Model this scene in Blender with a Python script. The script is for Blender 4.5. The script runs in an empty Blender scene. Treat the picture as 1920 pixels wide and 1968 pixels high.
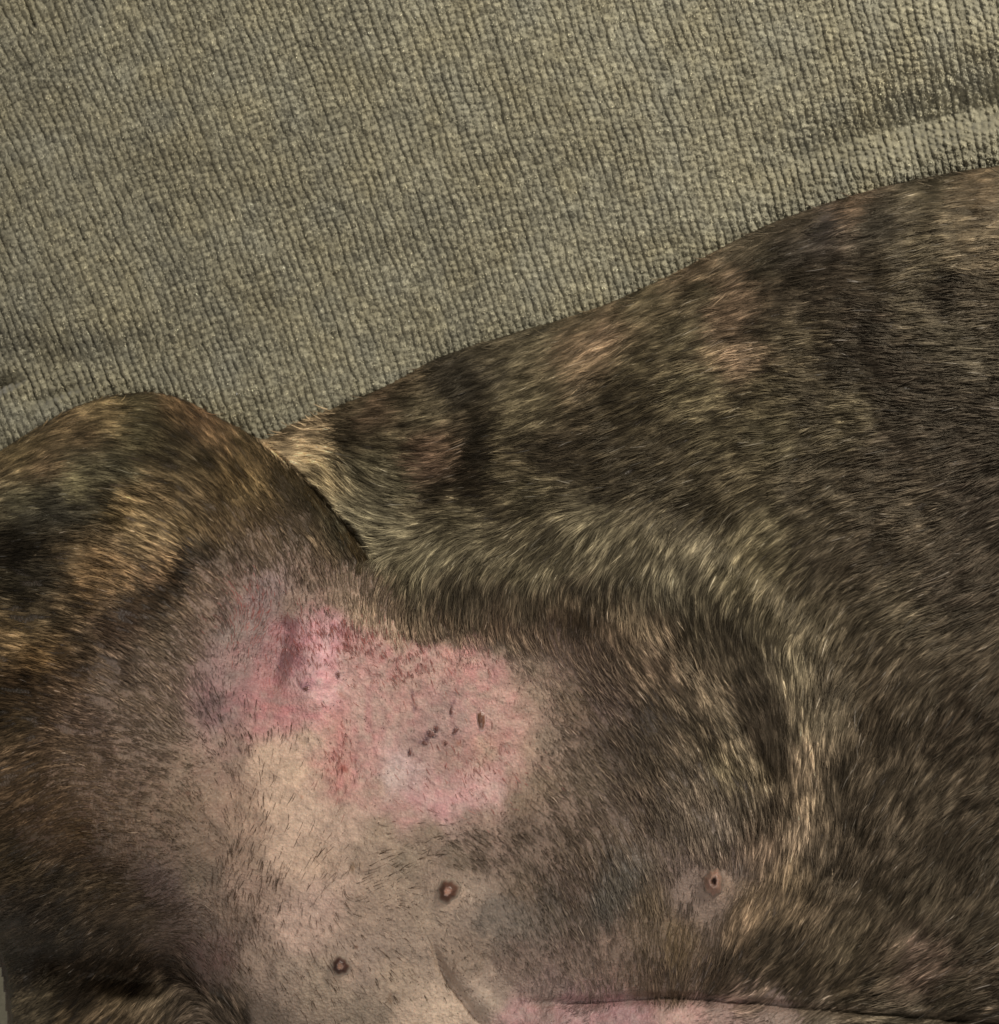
import bpy, math, random
import numpy as np
from mathutils import Vector
rng = np.random.default_rng(11)
random.seed(5)

# ------------------------------------------------------------------ units
# lengths below are in "px" (0.36 mm each); landmark lists are in half-size
# units of 0.52 px ("src"), everything is turned into metres by S
S = 0.00036
K = 1.0 / 1.9219
CX, CY, H = 499.5, 512.0, 1722.0
sc = bpy.context.scene

# ------------------------------------------------------------------ camera
cam_d = bpy.data.cameras.new('camera')
cam = bpy.data.objects.new('camera', cam_d)
sc.collection.objects.link(cam)
cam.location = (0, 0, H * S)
cam_d.sensor_fit = 'HORIZONTAL'
cam_d.angle = 2 * math.atan(CX / H)
cam_d.clip_start = 0.01
cam_d.clip_end = 20
cam_d.dof.use_dof = True
cam_d.dof.focus_distance = (H - 150) * S
cam_d.dof.aperture_fstop = 18.0
sc.camera = cam

# ------------------------------------------------------------------ world and lamps (indoor evening light)
w = bpy.data.worlds.new('World'); sc.world = w; w.use_nodes = True
bg = w.node_tree.nodes['Background']
bg.inputs[0].default_value = (1.0, 0.93, 0.82, 1); bg.inputs[1].default_value = 0.20

def area(name, loc, target, size, power, col):
    d = bpy.data.lights.new(name, 'AREA'); d.shape = 'DISK'; d.size = size
    d.energy = power; d.color = col
    o = bpy.data.objects.new(name, d); sc.collection.objects.link(o)
    o.location = loc
    o.rotation_euler = (Vector(target) - Vector(loc)).to_track_quat('-Z', 'Y').to_euler()
    return o
area('ceiling_lamp_light', (0.40, 0.46, 0.50), (0.03, 0.02, 0.03), 0.15, 5.2, (1.0, 0.93, 0.80))
area('room_fill_light', (-0.18, -0.38, 0.95), (-0.04, -0.06, 0.05), 0.6, 3.4, (1.0, 0.93, 0.86))

sc.view_settings.view_transform = 'Standard'
sc.view_settings.look = 'None'
sc.view_settings.exposure = 0.0
sc.view_settings.gamma = 1.0
sc.cycles.max_bounces = 8
sc.cycles.transparent_max_bounces = 8
try:
    sc.cycles_curves.shape = 'RIBBONS'
    sc.cycles_curves.subdivisions = 2
except Exception:
    pass

# ------------------------------------------------------------------ maths helpers
def lin(c):
    c = np.asarray(c, float) / 255.0
    return np.where(c <= 0.04045, c / 12.92, ((c + 0.055) / 1.055) ** 2.4)
def hexlin(h):
    return lin([int(h[i:i + 2], 16) for i in (0, 2, 4)])
def noise(u, v, wl, seed, wv=None):
    """smooth value noise in -1..1, wavelength wl"""
    wv = wv or wl
    r = np.random.default_rng(seed)
    N = 128
    T = r.uniform(-1, 1, (N, N))
    x = u / wl + 1000.37; y = v / wv + 1000.71
    i = np.floor(x).astype(int); j = np.floor(y).astype(int)
    fx = x - i; fy = y - j
    fx = fx * fx * fx * (fx * (fx * 6 - 15) + 10); fy = fy * fy * fy * (fy * (fy * 6 - 15) + 10)
    a = T[j % N, i % N]; b = T[j % N, (i + 1) % N]
    c = T[(j + 1) % N, i % N]; d = T[(j + 1) % N, (i + 1) % N]
    return (a * (1 - fx) + b * fx) * (1 - fy) + (c * (1 - fx) + d * fx) * fy
def fbm(u, v, wl, seed, n=3):
    t = 0; amp = 1; s = 0
    for k in range(n):
        t = t + amp * noise(u, v, wl / 2 ** k, seed + 17 * k); s += amp; amp *= 0.55
    return t / s * 1.6
def sstep(a, b, x):
    t = np.clip((x - a) / (b - a), 0, 1)
    return t * t * (3 - 2 * t)
def dist_poly(u, v, pts, closed=False):
    """distance to polyline and side sign (positive = right-hand below the line when walking +x)"""
    P = np.array(pts, float)
    if closed: P = np.vstack([P, P[:1]])
    best = np.full(u.shape, 1e9); par = np.zeros(u.shape); sgn = np.ones(u.shape)
    L = np.concatenate([[0], np.cumsum(np.hypot(*np.diff(P, axis=0).T))])
    for k in range(len(P) - 1):
        x0, y0 = P[k]; dx, dy = P[k + 1] - P[k]
        q = dx * dx + dy * dy
        t = np.clip(((u - x0) * dx + (v - y0) * dy) / q, 0, 1)
        ex = u - x0 - t * dx; ey = v - y0 - t * dy
        d = np.hypot(ex, ey)
        m = d < best
        best = np.where(m, d, best)
        par = np.where(m, L[k] + t * math.sqrt(q), par)
        sgn = np.where(m, np.sign(dx * (v - y0) - dy * (u - x0)), sgn)
    return best, sgn, par / L[-1]
def smooth_line(pts, n=6):
    """Catmull-Rom through points (src units) -> px"""
    P = np.array(pts, float) * K
    P = np.vstack([2 * P[0] - P[1], P, 2 * P[-1] - P[-2]])
    out = []
    for i in range(1, len(P) - 2):
        for t in np.linspace(0, 1, n, endpoint=False):
            p0, p1, p2, p3 = P[i - 1:i + 3]
            out.append(0.5 * (2 * p1 + (p2 - p0) * t + (2 * p0 - 5 * p1 + 4 * p2 - p3) * t * t + (3 * p1 - p0 - 3 * p2 + p3) * t ** 3))
    out.append(P[-2])
    return out

# a regular lattice (2 px) on which all the slow fields are worked out once
GS = 2.0
U0, V0, U1, V1 = -210.0, 90.0, 1210.0, 1240.0
gu = np.arange(U0, U1 + 1, GS); gv = np.arange(V0, V1 + 1, GS)
GU, GV = np.meshgrid(gu, gv)
def samp(F, u, v):
    x = np.clip((u - U0) / GS, 0, len(gu) - 1.001); y = np.clip((v - V0) / GS, 0, len(gv) - 1.001)
    i = x.astype(int); j = y.astype(int); fx = x - i; fy = y - j
    if F.ndim == 3: fx = fx[..., None]; fy = fy[..., None]
    return (F[j, i] * (1 - fx) + F[j, i + 1] * fx) * (1 - fy) + (F[j + 1, i] * (1 - fx) + F[j + 1, i + 1] * fx) * fy

# ------------------------------------------------------------------ dog: outline
SIL = [(-260, 1010), (-120, 930), (0, 866), (60, 828), (130, 788), (200, 764), (280, 753), (345, 764), (400, 790), (450, 816), (500, 843),
       (525, 836), (560, 815), (640, 784), (750, 737), (850, 684), (1000, 636), (1150, 590), (1300, 522), (1400, 468),
       (1500, 421), (1650, 371), (1800, 336), (1920, 318), (2150, 300)]
FOLD = [(440, 808), (500, 845), (560, 892), (620, 952), (680, 1020), (716, 1068)]
SILs = smooth_line(SIL); FOLDs = smooth_line(FOLD)
dS, sS, _ = dist_poly(GU, GV, SILs)
dSil = dS * sS                               # >0 inside the dog
CORNER = smooth_line([(-260, 1760), (-80, 1775), (-14, 1810), (6, 1850), (14, 1890), (22, 1968), (40, 2160)])
dC, sC, _ = dist_poly(GU, GV, CORNER)
dCor = -dC * sC                              # >0 on the dog's side
dEdge = np.minimum(dSil, dCor)
dBox = np.minimum(np.minimum(GU + 195, 1195 - GU), 1225 - GV)      # the modelled part of the dog ends here, outside the view
dEdge = np.minimum(dEdge, dBox)
dF, sF, tF = dist_poly(GU, GV, FOLDs)
thigh_side = (sF > 0).astype(float)          # below/left of the fold
foldfade = 1 - sstep(1030, 1085, GV / K)     # the fold dies out at the groin
right_of_fold = (1 - thigh_side) * (GU > 440 * K)

# ------------------------------------------------------------------ dog: height above the sofa
HP = [(2100, 380, 205), (1900, 400, 205), (1600, 480, 195), (1300, 620, 168), (1000, 720, 125), (750, 820, 95), (600, 850, 65), (2100, 800, 225), (1900, 700, 222),
 (1600, 700, 214), (1300, 800, 192), (1000, 850, 170), (800, 950, 140), (1900, 1100, 232), (1600, 1000, 232), (1350, 1000, 218),
 (1100, 1030, 212), (850, 1060, 182), (740, 1070, 166), (1900, 1500, 225), (1700, 1500, 232), (1550, 1400, 244), (1420, 1400, 212),
 (1250, 1350, 204), (1100, 1300, 192), (900, 1300, 188), (900, 1500, 196), (1200, 1600, 216), (1400, 1650, 230), (1550, 1700, 236),
 (1100, 1800, 225), (1300, 1850, 225), (900, 1700, 214), (700, 1700, 216), (600, 1600, 208), (580, 1450, 198), (600, 1300, 196),
 (700, 1350, 196), (530, 1280, 184), (450, 1280, 190), (400, 1150, 190), (600, 1130, 178), (350, 1300, 205), (300, 1500, 222),
 (200, 1400, 222), (100, 1500, 212), (250, 1650, 222), (150, 1650, 206), (50, 1600, 190), (300, 1000, 192), (200, 1100, 208),
 (100, 1050, 196), (250, 880, 150), (50, 950, 150), (400, 950, 160), (550, 1000, 158), (0, 1300, 206), (-150, 1300, 190), (450, 1750, 208),
 (600, 1850, 218), (350, 1780, 196), (150, 1780, 160), (0, 1750, 130), (80, 1900, 80), (250, 1890, 130), (200, 1960, 130), (450, 1900, 200),
 (800, 1900, 216), (1600, 1850, 232), (1900, 1850, 222), (2100, 1500, 215), (2100, 1900, 210), (800, 2100, 200), (1400, 2100, 230), (300, 2100, 130), (-150, 1600, 160)]
P = np.array(HP, float); P[:, :2] *= K
def tps_fit(P, lam=20.0):
    n = len(P); X = P[:, :2] / 500.0
    d = np.hypot(X[:, None, 0] - X[None, :, 0], X[:, None, 1] - X[None, :, 1])
    A = np.zeros((n + 3, n + 3))
    A[:n, :n] = np.where(d > 0, d * d * np.log(d + 1e-12), 0) + np.eye(n) * lam * 1e-5
    A[:n, n] = 1; A[:n, n + 1:] = X; A[n, :n] = 1; A[n + 1:, :n] = X.T
    b = np.concatenate([P[:, 2], [0, 0, 0]])
    return X, np.linalg.solve(A, b)
Xc, Wc = tps_fit(P)
Z = np.zeros(GU.shape)
for k in range(len(P)):
    d2 = (GU / 500 - Xc[k, 0]) ** 2 + (GV / 500 - Xc[k, 1]) ** 2
    Z += Wc[k] * 0.5 * d2 * np.log(d2 + 1e-12)
Z += Wc[-3] + Wc[-2] * GU / 500 + Wc[-1] * GV / 500

def stroke(pts, depth, sig, taper=True, seed=None):
    global Z
    d, s, t = dist_poly(GU, GV, smooth_line(pts))
    a = depth * np.exp(-(d / sig) ** 2 / 2)
    if taper: a = a * (sstep(-0.01, 0.14, t) * (1 - sstep(0.86, 1.01, t)) * 0.9 + 0.1)
    Z = Z + a
stroke([(1130, 1030), (1300, 1060), (1430, 1140), (1510, 1260), (1545, 1400), (1550, 1550), (1490, 1690)], 11, 17)
stroke([(1290, 1230), (1390, 1300), (1455, 1400), (1470, 1520)], -8, 24)
stroke([(1640, 1200), (1660, 1400), (1640, 1600), (1560, 1740)], -9, 18)
stroke([(725, 1085), (850, 1105), (1000, 1115), (1120, 1115), (1260, 1125), (1380, 1180), (1450, 1270)], 7, 17)
stroke([(1060, 1170), (1180, 1195), (1290, 1285), (1390, 1400), (1455, 1510)], 7, 9)
stroke([(1240, 1190), (1350, 1270), (1430, 1370), (1480, 1480)], -5, 8)
stroke([(760, 1185), (900, 1200), (1050, 1200), (1180, 1220)], -4, 14)
stroke([(560, 1185), (540, 1240), (528, 1300), (520, 1340)], -9, 7)
stroke([(590, 1240), (600, 1310), (600, 1370)], 6, 12)
stroke([(430, 1190), (420, 1280), (440, 1350)], 5, 16)
stroke([(990, 1928), (1130, 1926), (1280, 1918), (1450, 1928), (1700, 1950), (1920, 1966), (2050, 1980)], -9, 3.0)
stroke([(960, 1985), (1150, 1975), (1350, 1968), (1600, 1990), (1900, 2010)], 12, 12)
stroke([(832, 1810), (850, 1865), (885, 1915), (930, 1975)], -6, 2.6)
stroke([(868, 1845), (905, 1900), (955, 1945), (1000, 1970)], 6, 8)
stroke([(930, 1830), (965, 1880), (1010, 1915)], -3, 5)
stroke([(60, 1850), (150, 1868), (260, 1872), (340, 1880)], -34, 13)
stroke([(60, 1985), (200, 1945), (330, 1930), (430, 1950)], 16, 14)
stroke([(330, 1060), (270, 1130), (200, 1200), (120, 1250)], -6, 12)
stroke([(380, 1350), (420, 1450), (420, 1600), (390, 1750)], -7, 18)
stroke([(740, 900), (800, 960), (900, 1000), (1050, 1010)], -6, 16)
stroke([(1000, 760), (1200, 700), (1400, 640)], 7, 30)
# mound round each nipple
for (x, y, a) in ((860, 1712, 5), (1372, 1695, 6), (652, 1855, 5)):
    Z += a * np.exp(-(((GU - x * K) ** 2 + (GV - y * K) ** 2) / (2 * 9.0 ** 2)))
Z += 5 * fbm(GU, GV, 130, 3) + 1.2 * noise(GU, GV, 30, 8)
# thigh stands above the flank along the fold
step = right_of_fold * foldfade
Z -= step * 9 * np.exp(-dF / 30) * sstep(0, 14, dF)
Z -= (1 - right_of_fold) * foldfade * 10 * np.exp(-(dF / 16) ** 1.0) * (dF < 90)
# rounded rim towards the sofa
t = np.clip(dSil / 95.0, 0, 1)
Z = Z * np.sqrt(np.clip(1 - (1 - t) ** 2, 0, 1))
t = np.clip(dCor / 45.0, 0, 1)
t2 = np.clip(dBox / 70.0, 0, 1)
Z = np.where(dEdge > 0, Z * np.sqrt(np.clip(1 - (1 - t) ** 2, 0, 1)) * np.sqrt(np.clip(1 - (1 - t2) ** 2, 0, 1)), -14.0)
Zs = Z
def W3(u, v, z):
    f = (H - z) / H * S
    return np.stack([(u - CX) * f, (CY - v) * f, z * S], -1)

# ------------------------------------------------------------------ dog: colours (coat and skin by place, some shade of grooves and hollows painted in)
COL = """2000 330 4a4030;1900 340 5a4830;1800 360 4a4230;1650 395 86644a;1560 425 6a5844;1450 460 4a4030;1340 510 86684a;1250 560 4e442c;1150 615 55492f;1050 640 4c4530;
950 665 4a4231;880 700 2f2a22;930 715 28241c;800 725 5a4a32;745 760 7a5c40;735 790 6a5038;700 770 4a3f2a;650 800 55462c;560 822 907856;620 815 9c825c;600 850 967c56;640 900 98865a;625 870 a88e60;590 835 98805a;
680 820 352d1d;670 860 38301f;690 790 3a3120;820 770 504832;950 820 201a10;960 865 1c160d;930 905 221a10;940 780 30281a;915 740 2c2820;860 850 7a583e;850 890 745440;835 860 6e5038;780 850 504730;
700 900 4a4632;740 900 4c4832;850 800 544c34;880 940 30281b;800 930 44402c;760 960 504c38;760 1030 645f46;720 1010 5a5640;900 1000 4a442e;1000 800 544c32;1050 760 4e462e;1000 700 443d2a;1150 650 906e4c;1130 690 7a6040;1170 625 806044;
1060 870 30281a;1150 880 2b2417;1100 860 32291c;1050 950 464029;1000 860 50462e;1010 900 4a412a;1200 750 2e2717;1250 790 302918;1200 900 2b2519;1300 850 30291b;1240 700 3e3621;1330 640 443d27;1370 560 3f3824;1430 560 86664a;
1450 600 7e6046;1410 600 745840;1440 685 907054;1410 690 76603f;1400 740 50482e;1350 740 4c452c;1480 620 3c3422;1500 500 2b271d;1600 430 25242a;1700 430 35312a;1550 470 302c28;1600 560 281f17;1560 540 2b2419;1700 640 1f1712;1650 705 1b160f;
1750 720 231b15;1700 600 2e251c;1850 560 1d1510;1800 490 463e2b;1740 540 3a3124;1760 590 4a4230;1870 650 443e30;1900 480 5a4c36;1900 600 3a3126;1550 640 4a412c;1560 580 40372a;1500 750 4a4229;1500 830 464029;1400 830 443d28;1650 800 50482f;1600 760 443c2b;
1750 850 322a22;1830 760 2b231d;1880 850 2a231d;1900 950 28201b;1600 900 443c2d;1680 900 2f271d;1450 900 423a26;1350 980 302a1c;1400 940 373020;1500 1000 524b33;1560 960 3b3325;1600 1050 3b3327;1700 1050 32291f;1780 980 3e3529;1850 1100 342b24;1750 1150 40382a;
1470 1070 524a30;1350 1060 68614a;1400 1090 5a533b;1300 1080 625c46;1230 1040 4e4834;1150 1015 5c563f;1200 1070 4a4432;1080 1060 504a35;1000 1080 4b4530;930 1040 565039;850 1060 625d44;800 1080 4c4630;880 1110 3c3424;
1530 1150 4a4230;1460 1180 4f4833;1400 1180 3c3425;1500 1260 766c52;1535 1350 8a7b5e;1548 1420 8a745a;1552 1500 8c755a;1545 1580 86705a;1520 1650 766045;1460 1720 745d40;1420 1760 6f5940;1580 1350 4a4234;1590 1500 42382c;1570 1620 4c4032;
1490 1420 40372a;1480 1350 40372a;1500 1520 463a2c;1440 1300 40382a;1400 1250 5a503a;1360 1290 6a5c44;1240 1225 6c5a42;1330 1200 4a4230;1190 1190 68563f;1270 1262 6e5c44;1335 1330 6e6048;1395 1400 6c6046;1440 1470 64583f;1300 1250 463a2a;1360 1300 463b2c;1425 1380 443a2c;1260 1250 634c3a;1180 1200 463529;1100 1170 403222;1150 1150 3a3024;1000 1150 44392a;
900 1150 42382a;800 1130 4e4432;740 1120 5a4836;760 1170 4c3a2a;850 1190 523f2e;950 1190 513c2c;1050 1210 523e30;
1620 1450 2f271e;1610 1300 393024;1600 1650 332a22;1640 1550 2d251d;1700 1350 352b20;1780 1300 453b2e;1850 1350 2b221a;1700 1600 3b3127;1780 1500 40362a;1850 1600 2f271e;1800 1720 3d3428;1780 1820 55403a;1810 1850 503c34;1740 1830 463a2c;1650 1800 423829;1550 1850 33291d;1900 1750 342c22;
1850 1900 2a2319;1650 1900 33291c;1700 1720 352c21;1500 1800 3a3024;1430 1840 3a2f22;1380 1880 3d2e20;1300 1890 54402f;
1020 1280 806a54;1020 1340 806a54;1050 1420 786450;1030 1500 78644c;1000 1540 6e5a44;1100 1250 604a3a;1150 1350 58443a;1180 1420 4c3c2e;1100 1350 6c563f;1120 1480 665440;1250 1450 4e4030;1250 1380 3f3428;1350 1400 463c2a;1390 1450 5c5438;1330 1480 5a4e40;1420 1520 4c4234;
1300 1550 605244;1200 1550 5c4a3c;1380 1560 6c5f52;1000 1600 665241;1100 1620 64503e;1100 1700 604c3e;1000 1700 6c5844;950 1760 665a4e;1000 1770 665a4e;1050 1740 55483c;1200 1690 565048;1160 1720 544e46;1250 1720 6e5a40;1300 1680 6a564a;1000 1840 705a4c;1100 1850 6c5648;1180 1830 6e5646;
900 1830 766250;1370 1740 6e5a4c;1330 1700 705c50;1420 1650 6c584a;1480 1600 705a48;1300 1800 66502f;1240 1800 66523c;1230 1880 5c4634;1050 1900 705850;960 1900 7c685a;940 1920 94806e;
1000 1950 987070;1100 1950 926a6e;1200 1955 8c646a;1320 1945 a47e76;1420 1945 8e7068;1500 1955 7a655a;1600 1962 6a5c50;1750 1975 4e463a;1150 1990 906a6c;1400 2000 80645c;
590 1420 b0917a;570 1480 b39478;540 1550 ac8e74;590 1560 ac8f78;510 1470 a88a70;560 1620 a98c74;610 1650 a5886f;660 1600 a08470;650 1700 a08470;580 1780 a08372;620 1740 a08272;700 1750 8a735f;740 1680 846f5a;700 1640 8a735e;740 1600 86705a;780 1650 7a6852;620 1900 88755f;560 1880 86725f;500 1870 806a58;
760 1880 8e7963;700 1840 857060;850 1950 ae967c;800 1960 a48c74;700 1960 7c6c58;500 1960 6c5c4c;450 1650 806650;480 1580 90735c;470 1700 866b58;430 1750 6e5845;440 1550 876a54;820 1760 84705c;800 1820 867260;900 1720 8a7664;880 1640 6c5a46;830 1600 78644e;920 1600 6e5a48;
590 1300 be878e;620 1330 bc858a;600 1375 b67a7a;560 1360 ae7072;500 1370 9e6666;520 1340 966062;450 1345 8a6062;420 1370 78595a;430 1300 80605f;460 1270 84605f;440 1220 74605a;480 1200 7a605e;490 1150 7c6060;520 1130 78605e;540 1270 8c6064;540 1220 90666a;515 1300 945f62;
580 1230 b0747e;640 1210 b27882;610 1260 bd808c;680 1220 a87470;730 1250 a87470;700 1300 ac7e78;680 1350 ac7e78;700 1400 aa7a74;640 1420 b2766e;650 1450 ac7068;655 1490 a46a60;700 1480 aa7a74;640 1390 ae7870;720 1520 a37c6e;
780 1290 a6766e;830 1265 ae7e76;880 1265 b27870;940 1290 ae7a74;970 1340 ae7e74;985 1400 ae7e74;975 1470 ae8078;780 1360 a2766e;850 1340 98726c;830 1400 96706c;880 1390 9c7470;930 1380 a87a72;800 1430 98746e;770 1480 a6888a;750 1500 a68e8c;790 1500 a07e7e;
850 1500 a27674;850 1550 ae7e80;900 1530 b28484;950 1510 b08682;880 1440 966e66;860 1460 906a60;800 1540 aa7c7e;780 1560 9a7068;930 1440 a87c6a;1003 1350 927060;1018 1430 90705c;995 1500 927060;930 1580 86695a;880 1600 80665a;1000 1300 8a6c5a;
300 1400 725d4a;250 1350 6e5844;200 1500 664f3a;350 1550 6e563e;350 1480 745c46;150 1600 58401f;220 1620 5c4630;300 1620 604a36;300 1700 56433a;330 1750 564438;200 1300 5e4c3e;150 1380 665040;350 1250 725c4a;300 1300 725c4a;100 1430 66503a;100 1500 6a5238;160 1480 6a533c;60 1420 4c3a28;100 1560 60482c;200 1560 644c34;50 1530 523e26;100 1620 503c26;180 1650 4a3826;250 1580 6a523a;420 1430 84665a;400 1480 7c604e;
60 1480 56422a;80 1560 543e24;400 1600 6a5440;380 1680 60503e;400 1780 5c4a3c;420 1830 62483e;380 1830 5a443c;100 1700 3a3022;180 1700 463824;250 1760 4a3c2c;50 1780 2c241b;100 1790 2c251b;200 1820 362c20;20 1650 342a18;
380 1100 725946;450 1120 745a4a;500 1050 665039;440 1050 64503a;600 1100 6e5642;650 1150 846a52;700 1180 866e52;620 1060 5c4834;560 1150 7c6252;670 1110 745c48;380 1180 745c4a;300 1240 62503e;750 1210 8a7058;850 1225 7e664e;960 1240 74604a;
-50 900 6a5636;30 880 86703f;60 900 6a5438;110 830 8a6e44;150 850 6c5636;190 800 927848;250 790 4c442a;240 830 504a30;330 830 2c2416;300 860 2f2818;280 810 3c3420;370 800 7a5634;340 780 604628;400 830 5a4226;380 870 322a18;200 900 3e3c2c;150 900 5c573f;80 960 403e34;
60 990 38372f;110 990 34332b;30 1050 1b160d;0 1060 18130b;120 930 66603f;40 960 5c5840;170 970 38362a;200 990 50401f;230 960 7a6238;270 990 7e6844;290 1020 7c6642;240 1030 6e5a3a;300 1060 7c603c;170 1080 6a4f2c;220 1090 705432;190 1040 725c3e;130 1040 504028;
70 1110 332e24;20 1120 28241a;100 1170 50402a;60 1190 3a3224;330 1000 64502f;350 950 50402a;310 920 463820;280 940 54432a;400 950 4a3a22;400 1020 5e4a30;440 900 54401f;470 920 6a5530;480 870 4e3c20;500 960 5e4a2c;550 940 403420;560 1000 524230;600 960 2e2818;640 1020 33301f;680 1060 463a28;
380 1045 2c2014;350 1080 20140c;325 1108 20140c;280 1145 281c12;240 1185 34261e;365 1062 20150d;200 1200 463428;270 1100 5e4630;150 1140 5e4628;20 1230 6e5832;50 1215 64502e;40 1260 6a4e20;90 1240 503c20;30 1300 2c1e0e;70 1310 3c2c1a;110 1300 54402c;150 1240 50402e;200 1250 524236;-30 1350 2c200f;20 1400 3c2f1a;
60 1870 1a130b;150 1870 1f170e;250 1885 261d13;350 1865 32271e;130 1930 2a2014;200 1950 55462f;280 1945 64563f;350 1935 54483a;420 1925 3c332a;450 1955 32281f;250 1990 5a4c36;100 1980 40341f;50 1945 5a5038;480 1900 6a5848"""
CT = []
for r_ in COL.replace('\n', '').split(';'):
    a = r_.split()
    if len(a) == 3: CT.append((float(a[0]), float(a[1]), a[2]))
_k = []
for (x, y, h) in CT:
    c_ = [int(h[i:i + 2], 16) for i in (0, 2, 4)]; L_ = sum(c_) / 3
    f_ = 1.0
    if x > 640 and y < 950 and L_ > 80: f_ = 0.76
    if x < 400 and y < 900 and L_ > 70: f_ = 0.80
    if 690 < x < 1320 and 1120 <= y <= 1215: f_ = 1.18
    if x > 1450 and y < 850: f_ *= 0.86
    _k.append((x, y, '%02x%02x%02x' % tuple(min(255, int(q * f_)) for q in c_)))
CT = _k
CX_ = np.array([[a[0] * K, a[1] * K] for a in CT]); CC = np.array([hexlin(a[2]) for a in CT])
def cls(x, y):      # 1 = thigh, 0 = body, on either side of the fold
    d, s, t_ = dist_poly(np.array(x), np.array(y), FOLDs)
    return ((s > 0) | (np.array(x) < 440 * K)).astype(float)
cT = cls(CX_[:, 0], CX_[:, 1])
thighq = ((thigh_side > 0) | (GU < 440 * K)).astype(float)
def shepard(X, V, C, power=4.0, soft=5.0, wu=0, wv=0):
    out = np.zeros(GU.shape + (V.shape[1],)); W = np.zeros(GU.shape)
    near = (GV < 1075 * K)
    for k in range(len(X)):
        d2 = (GU + wu - X[k, 0]) ** 2 + (GV + wv - X[k, 1]) ** 2 + soft * soft
        wgt = d2 ** (-power / 2)
        if abs(X[k, 1] - 500) < 220:
            wgt = np.where(near & (thighq != C[k]), wgt * 1e-6, wgt)
        out += wgt[..., None] * V[k]; W += wgt
    return out / W[..., None]
wu = 6 * fbm(GU, GV, 26, 51); wv = 5 * fbm(GU, GV, 20, 77)
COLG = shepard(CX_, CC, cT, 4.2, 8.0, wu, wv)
_l = (COLG * np.array([0.3, 0.55, 0.15])).sum(-1, keepdims=True)
SKG = np.clip(_l + 0.61 * (COLG - _l), 0.002, 1)      # skin
def blur(F, n):
    k = np.hanning(2 * n + 3)[1:-1]; k /= k.sum()
    Fp = np.pad(F, ((n, n), (n, n), (0, 0)), mode='edge')
    A = sum(k[i] * Fp[i:i + F.shape[0]] for i in range(2 * n + 1))
    return sum(k[i] * A[:, i:i + F.shape[1]] for i in range(2 * n + 1))
_c = COLG / _l
_bel = (sstep(590, 660, GV) * sstep(800, 740, GU))[..., None]
_mean = np.array([1.17, 0.985, 0.74]) * (1 - _bel) + np.array([1.20, 0.97, 0.78]) * _bel
_kk = (0.48 + 0.10 * sstep(330, 240, GU))[..., None]
_c = _kk * blur(_c, 4) + (1 - _kk) * _mean
_lb = np.exp(blur(np.log(_l), 22))
_ex = (0.55 * np.exp(-((GU - 450) / 110) ** 2 - ((GV - 430) / 65) ** 2) + 0.16 * sstep(640, 560, GV))[..., None]
_l2 = np.exp((1 + _ex) * np.log(_l) - _ex * np.log(_lb))
COLG = np.clip(_l2 * _c, 0.0015, 1)

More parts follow.
